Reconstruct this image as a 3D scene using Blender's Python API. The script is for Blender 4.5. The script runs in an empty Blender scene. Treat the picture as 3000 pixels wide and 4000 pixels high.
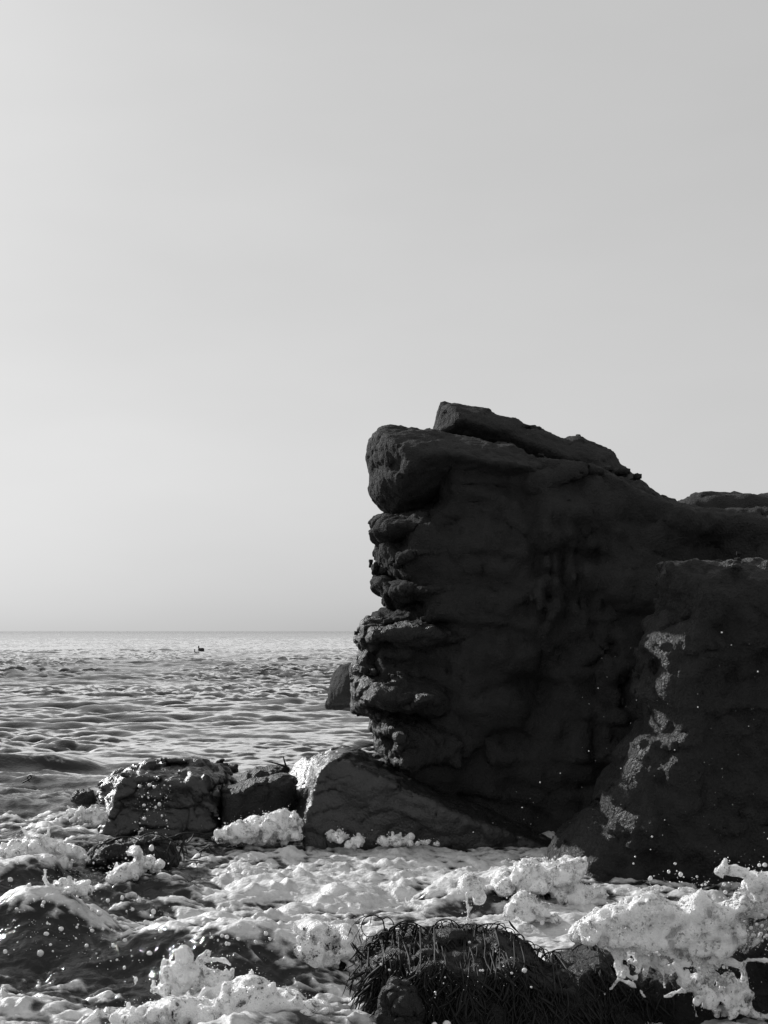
import bpy, math, random
import numpy as np

# ------------------------------------------------------------------ camera, sky, sun, exposure
F_PX, HOR, EYE = 5000.0, 2463.0, 2.2          # focal length and horizon in photograph pixels, eye height in metres
SKY_GAIN = 2.78
SUN_AZ, SUN_EL = 45.0, 24.0                   # degrees left of the view direction, degrees above the horizon
scene = bpy.context.scene
COL = scene.collection
cam_d = bpy.data.cameras.new("camera")
cam_d.sensor_width = 36.0
cam_d.lens = 36.0 * F_PX / 4000.0
cam_d.shift_y = (HOR - 2000.0) / 4000.0
cam_d.clip_start, cam_d.clip_end = 0.1, 40000.0
cam = bpy.data.objects.new("camera", cam_d)
COL.objects.link(cam)
cam.location = (0, 0, EYE)
cam.rotation_euler = (math.radians(90), 0, 0)
scene.camera = cam

world = bpy.data.worlds.new("World")
scene.world = world
world.use_nodes = True
wt = world.node_tree
wt.nodes.clear()
w_out = wt.nodes.new("ShaderNodeOutputWorld")
w_bg = wt.nodes.new("ShaderNodeBackground")
w_sky = wt.nodes.new("ShaderNodeTexSky")
w_sky.sky_type = 'NISHITA'
w_sky.sun_disc = False
w_sky.sun_elevation = math.radians(SUN_EL)
w_sky.sun_rotation = math.radians(-SUN_AZ)
w_sky.altitude = 0
w_sky.air_density = 1.0
w_sky.dust_density = 2.0
w_sky.ozone_density = 1.0
w_bw = wt.nodes.new("ShaderNodeRGBToBW")      # a black-and-white picture
wt.links.new(w_sky.outputs[0], w_bw.inputs[0])
w_gam = wt.nodes.new("ShaderNodeGamma")       # thin high cloud evens the sky out
w_gam.inputs[1].default_value = 0.26
wt.links.new(w_bw.outputs[0], w_gam.inputs[0])
w_mul = wt.nodes.new("ShaderNodeMath")
w_mul.operation = 'MULTIPLY'
w_mul.inputs[1].default_value = SKY_GAIN
wt.links.new(w_gam.outputs[0], w_mul.inputs[0])
w_tc = wt.nodes.new("ShaderNodeTexCoord")   # faint veils of high cloud
w_mp = wt.nodes.new("ShaderNodeMapping")
w_mp.inputs["Scale"].default_value = (1.0, 1.0, 3.2)
w_mp.inputs["Rotation"].default_value = (0.25, 0.1, 0.0)
w_no = wt.nodes.new("ShaderNodeTexNoise")
w_no.inputs["Scale"].default_value = 2.2
w_no.inputs["Detail"].default_value = 4.0
w_mr = wt.nodes.new("ShaderNodeMapRange")
w_mr.inputs["From Min"].default_value = 0.3
w_mr.inputs["From Max"].default_value = 0.7
w_mr.inputs["To Min"].default_value = 0.955
w_mr.inputs["To Max"].default_value = 1.045
w_m2 = wt.nodes.new("ShaderNodeMath")
w_m2.operation = 'MULTIPLY'
wt.links.new(w_tc.outputs["Generated"], w_mp.inputs[0])
wt.links.new(w_mp.outputs[0], w_no.inputs[0])
wt.links.new(w_no.outputs[0], w_mr.inputs[0])
wt.links.new(w_mul.outputs[0], w_m2.inputs[0])
wt.links.new(w_mr.outputs[0], w_m2.inputs[1])
w_sx = wt.nodes.new("ShaderNodeSeparateXYZ")      # sea haze dulls the lowest few degrees all round
w_hz = wt.nodes.new("ShaderNodeMapRange")
w_hz.interpolation_type = 'SMOOTHSTEP'
w_hz.inputs["From Min"].default_value = 0.0
w_hz.inputs["From Max"].default_value = 0.16
w_hz.inputs["To Min"].default_value = 0.90
w_hz.inputs["To Max"].default_value = 1.0
w_m3 = wt.nodes.new("ShaderNodeMath")
w_m3.operation = 'MULTIPLY'
wt.links.new(w_tc.outputs["Generated"], w_sx.inputs[0])
wt.links.new(w_sx.outputs["Z"], w_hz.inputs[0])
wt.links.new(w_m2.outputs[0], w_m3.inputs[0])
wt.links.new(w_hz.outputs[0], w_m3.inputs[1])
wt.links.new(w_m3.outputs[0], w_bg.inputs[0])
w_bg.inputs[1].default_value = 0.15
wt.links.new(w_bg.outputs[0], w_out.inputs[0])

sun_d = bpy.data.lights.new("sun", 'SUN')
sun_d.energy = 4.0
sun_d.angle = math.radians(0.5)
sun_d.color = (1.0, 1.0, 1.0)
sun = bpy.data.objects.new("sun", sun_d)
COL.objects.link(sun)
a, e = math.radians(SUN_AZ), math.radians(SUN_EL)
from mathutils import Vector, Matrix
SUN = Vector((-math.sin(a) * math.cos(e), math.cos(a) * math.cos(e), math.sin(e)))
sun.rotation_euler = SUN.to_track_quat('Z', 'Y').to_euler()
sun.location = SUN * 60

vs = scene.view_settings
vs.view_transform = 'Standard'
vs.look = 'None'
vs.exposure = 0.0
vs.gamma = 1.0
vs.use_curve_mapping = False
scene.cycles.max_bounces = 6
scene.cycles.use_denoising = True
scene.cycles.sample_clamp_indirect = 3.0
scene.cycles.caustics_reflective = False
scene.cycles.caustics_refractive = False

# ------------------------------------------------------------------ helpers
rng = np.random.default_rng(7)
random.seed(7)


def wx(u, d):
    return (u - 1500.0) / F_PX * d


def wz(v, d):
    return EYE - (v - HOR) / F_PX * d


def W(u, v, d):
    return np.array([wx(u, d), d, wz(v, d)])


_perm = np.random.default_rng(3).permutation(256)
_perm = np.concatenate([_perm, _perm, _perm])
_g = np.random.default_rng(4).normal(size=(256, 3))
_g /= np.linalg.norm(_g, axis=1)[:, None]
_g = _g.astype(np.float32)


def perlin(x, y, z):
    x = np.asarray(x, np.float32); y = np.asarray(y, np.float32); z = np.asarray(z, np.float32)
    x, y, z = np.broadcast_arrays(x, y, z)
    xi = np.floor(x).astype(np.int32); yi = np.floor(y).astype(np.int32); zi = np.floor(z).astype(np.int32)
    xf = x - xi; yf = y - yi; zf = z - zi
    u = xf * xf * xf * (xf * (xf * 6 - 15) + 10)
    v = yf * yf * yf * (yf * (yf * 6 - 15) + 10)
    w = zf * zf * zf * (zf * (zf * 6 - 15) + 10)
    out = 0
    for dx in (0, 1):
        px = _perm[(xi + dx) & 255]
        wxx = u if dx else 1 - u
        for dy in (0, 1):
            py = _perm[px + ((yi + dy) & 255)]
            wyy = v if dy else 1 - v
            for dz in (0, 1):
                g = _g[_perm[py + ((zi + dz) & 255)]]
                out = out + wxx * wyy * (w if dz else 1 - w) * (g[..., 0] * (xf - dx) + g[..., 1] * (yf - dy) + g[..., 2] * (zf - dz))
    return out * 1.5


def fbm(x, y, z, octs=4, gain=0.5, ridged=False, billow=False):
    s, amp, out = 1.0, 1.0, 0
    for k in range(octs):
        n = perlin(x * s + 13.7 * k, y * s + 5.3 * k, z * s + 9.1 * k)
        if ridged:
            n = 1 - 2 * np.abs(n)
        if billow:
            n = 2 * np.abs(n) - 0.5
        out = out + amp * n
        amp *= gain
        s *= 2.03
    return out


def worley(x, y, z, seed=0):
    """distance to the nearest and second nearest jittered point, and the nearest cell's number"""
    x, y, z = [np.asarray(q, np.float32) for q in np.broadcast_arrays(x, y, z)]
    xi = np.floor(x).astype(np.int32); yi = np.floor(y).astype(np.int32); zi = np.floor(z).astype(np.int32)
    f1 = np.full(x.shape, 9.0, np.float32); f2 = np.full(x.shape, 9.0, np.float32)
    cell = np.zeros(x.shape, np.int32)
    tilt = np.zeros(x.shape, np.float32)
    tdir = np.random.default_rng(90 + seed).normal(size=(256, 3)).astype(np.float32)
    jit = np.random.default_rng(50 + seed).random((256, 3)).astype(np.float32)
    for dx in (-1, 0, 1):
        for dy in (-1, 0, 1):
            for dz in (-1, 0, 1):
                h = _perm[_perm[_perm[(xi + dx) & 255] + ((yi + dy) & 255)] + ((zi + dz) & 255)]
                j = jit[h]
                ex, ey, ez = xi + dx + j[..., 0] - x, yi + dy + j[..., 1] - y, zi + dz + j[..., 2] - z
                dd = np.sqrt(ex ** 2 + ey ** 2 + ez ** 2)
                near = dd < f1
                f2 = np.where(near, f1, np.minimum(f2, dd))
                cell = np.where(near, h, cell)
                td = tdir[h]
                tilt = np.where(near, td[..., 0] * ex + td[..., 1] * ey + td[..., 2] * ez, tilt)
                f1 = np.where(near, dd, f1)
    return f1, f2, tilt


def sstep(a, b, x):
    t = np.clip((x - a) / (b - a), 0, 1)
    return t * t * (3 - 2 * t)


def poly_sdf(P, X, Z):
    """signed distance to a closed polygon, negative inside"""
    P = np.asarray(P, np.float64)
    d = np.full(X.shape, 1e9)
    s = np.ones(X.shape)
    n = len(P)
    for i in range(n):
        a, b = P[i], P[(i - 1) % n]
        ex, ez = b[0] - a[0], b[1] - a[1]
        qx, qz = X - a[0], Z - a[1]
        t = np.clip((qx * ex + qz * ez) / max(ex * ex + ez * ez, 1e-12), 0, 1)
        d = np.minimum(d, (qx - ex * t) ** 2 + (qz - ez * t) ** 2)
        c1, c2, c3 = Z >= a[1], Z < b[1], ex * qz > ez * qx
        flip = (c1 & c2 & c3) | (~c1 & ~c2 & ~c3)
        s = np.where(flip, -s, s)
    return s * np.sqrt(d)


def smax(a, b, k):
    h = np.clip(0.5 + 0.5 * (a - b) / k, 0, 1)
    return b * (1 - h) + a * h + k * h * (1 - h)


def smin(a, b, k):
    return -smax(-a, -b, k)


def surface_nets(Fld, org, h):
    """closed quad mesh of the zero level of Fld (negative inside)"""
    S = Fld < 0
    nx, ny, nz = Fld.shape
    c = S[:-1, :-1, :-1].astype(np.int8)
    for dx, dy, dz in ((1,0,0),(0,1,0),(0,0,1),(1,1,0),(1,0,1),(0,1,1),(1,1,1)):
        c = c + S[dx:nx-1+dx, dy:ny-1+dy, dz:nz-1+dz]
    act = (c > 0) & (c < 8)
    I, J, K = np.nonzero(act)
    ids = np.full(act.shape, -1, np.int64)
    ids[I, J, K] = np.arange(len(I))
    acc = np.zeros((len(I), 3)); cnt = np.zeros(len(I))
    corners = [(x, y, z) for x in (0, 1) for y in (0, 1) for z in (0, 1)]
    for p in corners:
        for ax in range(3):
            if p[ax]:
                continue
            q = list(p); q[ax] = 1
            fa = Fld[I + p[0], J + p[1], K + p[2]]; fb = Fld[I + q[0], J + q[1], K + q[2]]
            m = (fa < 0) != (fb < 0)
            t = np.where(m, fa / np.where(np.abs(fa - fb) < 1e-12, 1, fa - fb), 0)
            pt = np.array(p, float)[None, :].repeat(len(I), 0)
            pt[:, ax] = t
            acc += pt * m[:, None]; cnt += m
    V = (np.stack([I, J, K], 1) + acc / cnt[:, None]) * h + np.asarray(org)
    quads = []
    for ax in range(3):
        sl0 = [slice(1, -1)] * 3; sl1 = [slice(1, -1)] * 3
        sl0[ax] = slice(0, -1); sl1[ax] = slice(1, None)
        s0, s1 = S[tuple(sl0)], S[tuple(sl1)]
        for inside_first in (True, False):
            m = (s0 & ~s1) if inside_first else (~s0 & s1)
            i = np.array(np.nonzero(m)).T
            off = np.ones(3, int); off[ax] = 0
            i = i + off
            b, c2 = (ax + 1) % 3, (ax + 2) % 3
            def cell(db, dc):
                q = i.copy(); q[:, b] -= db; q[:, c2] -= dc
                return ids[q[:, 0], q[:, 1], q[:, 2]]
            ring = [cell(1, 1), cell(0, 1), cell(0, 0), cell(1, 0)]
            if not inside_first:
                ring = ring[::-1]
            quads.append(np.stack(ring, 1))
    return V, np.concatenate(quads)


def vnormals(V, Q):
    n = np.cross(V[Q[:, 2]] - V[Q[:, 0]], V[Q[:, 3]] - V[Q[:, 1]])
    N = np.zeros_like(V)
    for k in range(4):
        np.add.at(N, Q[:, k], n)
    return N / np.maximum(np.linalg.norm(N, axis=1)[:, None], 1e-12)


def np_mesh(name, V, Q, smooth=True):
    me = bpy.data.meshes.new(name)
    V = np.asarray(V, np.float32); Q = np.asarray(Q, np.int32)
    k = Q.shape[1]
    me.vertices.add(len(V)); me.vertices.foreach_set("co", V.ravel())
    me.loops.add(Q.size); me.loops.foreach_set("vertex_index", Q.ravel())
    me.polygons.add(len(Q))
    me.polygons.foreach_set("loop_start", np.arange(0, Q.size, k, dtype=np.int32))
    me.update(calc_edges=True)
    me.validate()
    me.polygons.foreach_set("use_smooth", np.full(len(me.polygons), smooth))
    return me


def link(name, me, mat=None, parent=None, loc=None):
    o = bpy.data.objects.new(name, me)
    COL.objects.link(o)
    if mat is not None and me is not None and not me.materials:
        me.materials.append(mat)
    if parent is not None:
        o.parent = parent
        o.matrix_parent_inverse = Matrix.Identity(4)
    if loc is not None:
        o.location = loc
    return o


def tag(o, label=None, cat=None, group=None, kind=None):
    for k, v in (("label", label), ("category", cat), ("group", group), ("kind", kind)):
        if v:
            o[k] = v
    return o


def empty(name, loc):
    return link(name, None, loc=loc)


def local(V, parent):
    return V - np.array(parent.location)[None, :] if parent is not None else V


# ------------------------------------------------------------------ materials (all grey: the photograph is black and white)
def new_mat(name):
    m = bpy.data.materials.new(name)
    m.use_nodes = True
    return m, m.node_tree, m.node_tree.nodes["Principled BSDF"]


def nd(t, typ, **kw):
    n = t.nodes.new(typ)
    for k, v in kw.items():
        if k.startswith("i_"):
            n.inputs[k[2:].replace("_", " ")].default_value = v
        else:
            setattr(n, k, v)
    return n


def rock_mat(name, lo, hi, rough, wet, scale=1.0, bump=0.03, spec=0.5, grit=0.5):
    m, t, p = new_mat(name)
    L = t.links.new
    geo = nd(t, "ShaderNodeNewGeometry")
    n1 = nd(t, "ShaderNodeTexNoise", i_Scale=5 * scale, i_Detail=8.0, i_Roughness=0.65)
    n2 = nd(t, "ShaderNodeTexNoise", i_Scale=30 * scale, i_Detail=8.0, i_Roughness=0.75)
    vo = nd(t, "ShaderNodeTexVoronoi", i_Scale=38 * scale)
    for n in (n1, n2, vo):
        L(geo.outputs["Position"], n.inputs["Vector"])
    cr = nd(t, "ShaderNodeMapRange", i_From_Min=0.3, i_From_Max=0.7, i_To_Min=lo, i_To_Max=hi)
    L(n1.outputs[0], cr.inputs[0])
    L(cr.outputs[0], p.inputs["Base Color"])
    rr = nd(t, "ShaderNodeMapRange", i_From_Min=0.35, i_From_Max=0.65, i_To_Min=rough - wet, i_To_Max=rough + wet)
    L(n2.outputs[0], rr.inputs[0])
    L(rr.outputs[0], p.inputs["Roughness"])
    p.inputs["Specular IOR Level"].default_value = spec
    b1 = nd(t, "ShaderNodeBump", i_Strength=0.9, i_Distance=bump)
    b2 = nd(t, "ShaderNodeBump", i_Strength=1.0, i_Distance=bump * grit)
    L(n1.outputs[0], b1.inputs["Height"])
    mx = nd(t, "ShaderNodeMath", operation='MULTIPLY_ADD')
    mx.inputs[1].default_value = 0.5
    L(vo.outputs["Distance"], mx.inputs[0]); L(n2.outputs[0], mx.inputs[2])
    L(mx.outputs[0], b2.inputs["Height"])
    L(b1.outputs[0], b2.inputs["Normal"])
    L(b2.outputs[0], p.inputs["Normal"])
    return m


M_STACK = rock_mat("stack_rock", 0.040, 0.054, 0.80, 0.1, bump=0.03, spec=0.10, grit=1.1)
M_BOULDER = rock_mat("wave_washed_rock", 0.016, 0.026, 0.33, 0.1, scale=1.0, bump=0.012, spec=0.65, grit=0.7)
M_SPRAYED = rock_mat("spray_wet_rock", 0.022, 0.032, 0.42, 0.12, scale=1.0, bump=0.014, spec=0.26, grit=2.4)
M_WET = rock_mat("wet_rock", 0.024, 0.036, 0.46, 0.14, scale=1.3, bump=0.018, spec=0.3, grit=1.6)
M_BIRD, t_, p_ = new_mat("dark_plumage")
p_.inputs["Base Color"].default_value = (0.02, 0.02, 0.02, 1)
p_.inputs["Roughness"].default_value = 0.7
n_ = nd(t_, "ShaderNodeTexNoise", i_Scale=30.0)
b_ = nd(t_, "ShaderNodeBump", i_Distance=0.01)
t_.links.new(n_.outputs[0], b_.inputs["Height"]); t_.links.new(b_.outputs[0], p_.inputs["Normal"])

M_KELP, t_, p_ = new_mat("wet_kelp")
n_ = nd(t_, "ShaderNodeTexNoise", i_Scale=25.0, i_Detail=4.0)
r_ = nd(t_, "ShaderNodeMapRange", i_To_Min=0.012, i_To_Max=0.026)
t_.links.new(n_.outputs[0], r_.inputs[0]); t_.links.new(r_.outputs[0], p_.inputs["Base Color"])
p_.inputs["Roughness"].default_value = 0.6
p_.inputs["Specular IOR Level"].default_value = 0.2


def foam_shader(t, p, bump_scale, bump_d):
    """white aerated water: bubbles as fine relief"""
    L = t.links.new
    geo = nd(t, "ShaderNodeNewGeometry")
    vo = nd(t, "ShaderNodeTexVoronoi", i_Scale=bump_scale)
    no = nd(t, "ShaderNodeTexNoise", i_Scale=bump_scale * 0.35, i_Detail=6.0, i_Roughness=0.65)
    L(geo.outputs["Position"], vo.inputs["Vector"]); L(geo.outputs["Position"], no.inputs["Vector"])
    ad = nd(t, "ShaderNodeMath", operation='MULTIPLY_ADD')
    ad.inputs[1].default_value = -0.35
    L(vo.outputs["Distance"], ad.inputs[0]); L(no.outputs[0], ad.inputs[2])
    b = nd(t, "ShaderNodeBump", i_Strength=0.8, i_Distance=bump_d)
    L(ad.outputs[0], b.inputs["Height"])
    L(b.outputs[0], p.inputs["Normal"])
    return geo, no, vo


M_SPLASH, t_, p_ = new_mat("splash_foam")
geo_, no_, vo_ = foam_shader(t_, p_, 90.0, 0.02)
nd2_ = nd(t_, "ShaderNodeTexNoise", i_Scale=9.0, i_Detail=6.0, i_Roughness=0.6)
t_.links.new(geo_.outputs["Position"], nd2_.inputs["Vector"])
ma_ = nd(t_, "ShaderNodeMix", data_type='FLOAT')
ma_.inputs[0].default_value = 0.55
t_.links.new(no_.outputs[0], ma_.inputs[2]); t_.links.new(nd2_.outputs[0], ma_.inputs[3])
r_ = nd(t_, "ShaderNodeMapRange", i_From_Min=0.38, i_From_Max=0.52, i_To_Min=0.52, i_To_Max=0.95)
t_.links.new(ma_.outputs[0], r_.inputs[0]); t_.links.new(r_.outputs[0], p_.inputs["Base Color"])
nh_ = nd(t_, "ShaderNodeTexNoise", i_Scale=55.0, i_Detail=5.0, i_Roughness=0.6)
t_.links.new(geo_.outputs["Position"], nh_.inputs["Vector"])
mh_ = nd(t_, "ShaderNodeMix", data_type='FLOAT')
mh_.inputs[0].default_value = 0.4
t_.links.new(nh_.outputs[0], mh_.inputs[2]); t_.links.new(nd2_.outputs[0], mh_.inputs[3])
rh_ = nd(t_, "ShaderNodeMapRange", i_From_Min=0.395, i_From_Max=0.45)
t_.links.new(mh_.outputs[0], rh_.inputs[0]); t_.links.new(rh_.outputs[0], p_.inputs["Alpha"])
p_.inputs["Roughness"].default_value = 0.25
p_.inputs["Subsurface Weight"].default_value = 0.5
p_.inputs["Subsurface Radius"].default_value = (0.05, 0.05, 0.05)
p_.inputs["Subsurface Scale"].default_value = 1.0

M_DROP, t_, p_ = new_mat("spray_drop")
n_ = nd(t_, "ShaderNodeTexNoise", i_Scale=40.0)
r_ = nd(t_, "ShaderNodeMapRange", i_To_Min=0.6, i_To_Max=0.9)
t_.links.new(n_.outputs[0], r_.inputs[0]); t_.links.new(r_.outputs[0], p_.inputs["Base Color"])
p_.inputs["Roughness"].default_value = 0.15
p_.inputs["Subsurface Weight"].default_value = 0.3
p_.inputs["Subsurface Radius"].default_value = (0.02, 0.02, 0.02)

# sea: dark water under a cover of foam and painted sheen whose amount is carried by the mesh
M_SEA, t_, p_ = new_mat("sea_water")
L_ = t_.links.new
geo_ = nd(t_, "ShaderNodeNewGeometry")
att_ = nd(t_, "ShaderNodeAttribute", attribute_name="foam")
nf_ = nd(t_, "ShaderNodeTexNoise", i_Scale=9.0, i_Detail=9.0, i_Roughness=0.68)
vf_ = nd(t_, "ShaderNodeTexVoronoi", i_Scale=45.0)
mp_ = nd(t_, "ShaderNodeMapping")
mp_.inputs["Scale"].default_value = (0.7, 1.0, 1.0)
L_(geo_.outputs["Position"], mp_.inputs["Vector"])
L_(mp_.outputs[0], nf_.inputs["Vector"]); L_(mp_.outputs[0], vf_.inputs["Vector"])
m1_ = nd(t_, "ShaderNodeMath", operation='ADD')
nc_ = nd(t_, "ShaderNodeTexNoise", i_Scale=2.4, i_Detail=5.0, i_Roughness=0.6)
L_(mp_.outputs[0], nc_.inputs["Vector"])
mm_ = nd(t_, "ShaderNodeMix", data_type='FLOAT')
mm_.inputs[0].default_value = 0.45
L_(nf_.outputs[0], mm_.inputs[2]); L_(nc_.outputs[0], mm_.inputs[3])
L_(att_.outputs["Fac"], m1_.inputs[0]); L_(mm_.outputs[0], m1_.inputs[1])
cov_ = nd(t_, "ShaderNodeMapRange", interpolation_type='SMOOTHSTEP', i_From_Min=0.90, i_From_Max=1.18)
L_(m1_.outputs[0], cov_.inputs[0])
p_.inputs["Base Color"].default_value = (0.016, 0.016, 0.016, 1)
p_.inputs["Roughness"].default_value = 0.06
p_.inputs["IOR"].default_value = 1.333
nr_ = nd(t_, "ShaderNodeTexNoise", i_Scale=14.0, i_Detail=5.0, i_Roughness=0.6)
L_(geo_.outputs["Position"], nr_.inputs["Vector"])
bw_ = nd(t_, "ShaderNodeBump", i_Strength=0.7, i_Distance=0.016)
L_(nr_.outputs[0], bw_.inputs["Height"])
nl_ = nd(t_, "ShaderNodeTexNoise", i_Scale=1.3, i_Detail=4.0)
L_(geo_.outputs["Position"], nl_.inputs["Vector"])
bl_ = nd(t_, "ShaderNodeBump", i_Strength=0.7, i_Distance=0.05)
vl_ = nd(t_, "ShaderNodeVectorMath", operation='LENGTH')
L_(geo_.outputs["Position"], vl_.inputs[0])
ml_ = nd(t_, "ShaderNodeMapRange", i_From_Min=150.0, i_From_Max=1500.0, i_To_Min=0.05, i_To_Max=0.6)   # the open sea runs higher
L_(vl_.outputs["Value"], ml_.inputs[0]); L_(ml_.outputs[0], bl_.inputs["Distance"])
L_(nl_.outputs[0], bl_.inputs["Height"]); L_(bl_.outputs[0], bw_.inputs["Normal"])
L_(bw_.outputs[0], p_.inputs["Normal"])
fo_ = nd(t_, "ShaderNodeBsdfPrincipled")
fa_ = nd(t_, "ShaderNodeMapRange", i_From_Min=0.3, i_From_Max=0.7, i_To_Min=0.42, i_To_Max=0.86)
L_(nf_.outputs[0], fa_.inputs[0]); L_(fa_.outputs[0], fo_.inputs["Base Color"])
fo_.inputs["Roughness"].default_value = 0.5
bh_ = nd(t_, "ShaderNodeMath", operation='MULTIPLY_ADD')
bh_.inputs[1].default_value = -0.25
L_(vf_.outputs["Distance"], bh_.inputs[0]); L_(nf_.outputs[0], bh_.inputs[2])
bf_ = nd(t_, "ShaderNodeBump", i_Strength=0.8, i_Distance=0.02)
L_(bh_.outputs[0], bf_.inputs["Height"]); L_(bf_.outputs[0], fo_.inputs["Normal"])
mix_ = nd(t_, "ShaderNodeMixShader")
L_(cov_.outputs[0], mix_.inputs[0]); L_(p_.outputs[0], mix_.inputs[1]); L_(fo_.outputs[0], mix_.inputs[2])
L_(mix_.outputs[0], t_.nodes["Material Output"].inputs[0])


# ------------------------------------------------------------------ the sea
def ocean_tile(n, size, seed, rms, lmin, lmax, spread=2.0, wind=(0.25, -1.0), power=3.4):
    """height and horizontal drift of a random sea on a square that repeats"""
    r = np.random.default_rng(seed)
    k1 = np.fft.fftfreq(n, size / n) * 2 * np.pi
    kx, ky = np.meshgrid(k1, k1, indexing='ij')
    k = np.hypot(kx, ky); k[0, 0] = 1
    wv = np.array(wind) / np.hypot(*wind)
    cosd = (kx * wv[0] + ky * wv[1]) / k
    amp = k ** (-power / 2 - 0.5) * np.abs(0.15 + 0.85 * np.abs(cosd) ** spread)
    lam = 2 * np.pi / k
    amp = amp * np.exp(-(lam / lmax) ** 4) * np.exp(-(lmin / lam) ** 2)
    amp[0, 0] = 0
    ph = np.fft.fft2(r.normal(size=(n, n)))
    Hk = ph * amp
    Hh = np.real(np.fft.ifft2(Hk))
    s = rms / Hh.std()
    Dx = np.real(np.fft.ifft2(1j * kx / k * Hk)) * s
    Dy = np.real(np.fft.ifft2(1j * ky / k * Hk)) * s
    return Hh * s, Dx, Dy, size


def sample(tile, x, y):
    n = tile.shape[0]
    x = x % n; y = y % n
    i = np.floor(x).astype(int) % n; j = np.floor(y).astype(int) % n
    fx = x - np.floor(x); fy = y - np.floor(y)
    i2 = (i + 1) % n; j2 = (j + 1) % n
    return tile[i, j] * (1 - fx) * (1 - fy) + tile[i2, j] * fx * (1 - fy) + tile[i, j2] * (1 - fx) * fy + tile[i2, j2] * fx * fy


T1 = ocean_tile(1024, 61.0, 11, 0.048, 0.35, 4.2, 2.5, (0.12, -1.0), power=2.7)
T2 = ocean_tile(1024, 13.7, 12, 0.034, 0.13, 1.7, 1.6, (-0.25, -1.0), power=2.6)

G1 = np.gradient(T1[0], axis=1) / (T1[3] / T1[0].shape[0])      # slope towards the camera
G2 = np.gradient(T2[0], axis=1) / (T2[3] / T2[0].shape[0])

# wave crests that the photograph shows: (x, y, half length, height, depth in front, depth behind, heading in degrees)
RIDGES = []
def ridge(u0, v0, u1, v1, height, front, back, peak=0.5):
    d0 = (EYE - height) * F_PX / (v0 - HOR); d1 = (EYE - height) * F_PX / (v1 - HOR)
    RIDGES.append((wx(u0, d0), d0, wx(u1, d1), d1, height, front, back))

ridge(380, 3520, 1330, 3570, 0.36, 0.55, 1.0)      # dark faced wave in the foreground
ridge(-300, 3460, 420, 3480, 0.40, 0.5, 0.9)
ridge(-200, 3330, 300, 3310, 0.30, 0.5, 0.8)
ridge(-500, 2925, 360, 2905, 0.38, 0.5, 1.2)       # small breaker off the left boulder
ridge(350, 2925, 760, 2935, 0.10, 0.3, 0.8)
ridge(560, 3990, 1330, 3880, 0.16, 0.3, 0.5)
ridge(1180, 3640, 1420, 3620, 0.20, 0.3, 0.4)
ridge(1650, 3420, 2300, 3360, 0.16, 0.5, 0.7)
ridge(900, 3430, 1700, 3480, 0.10, 0.5, 0.8)


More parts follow.
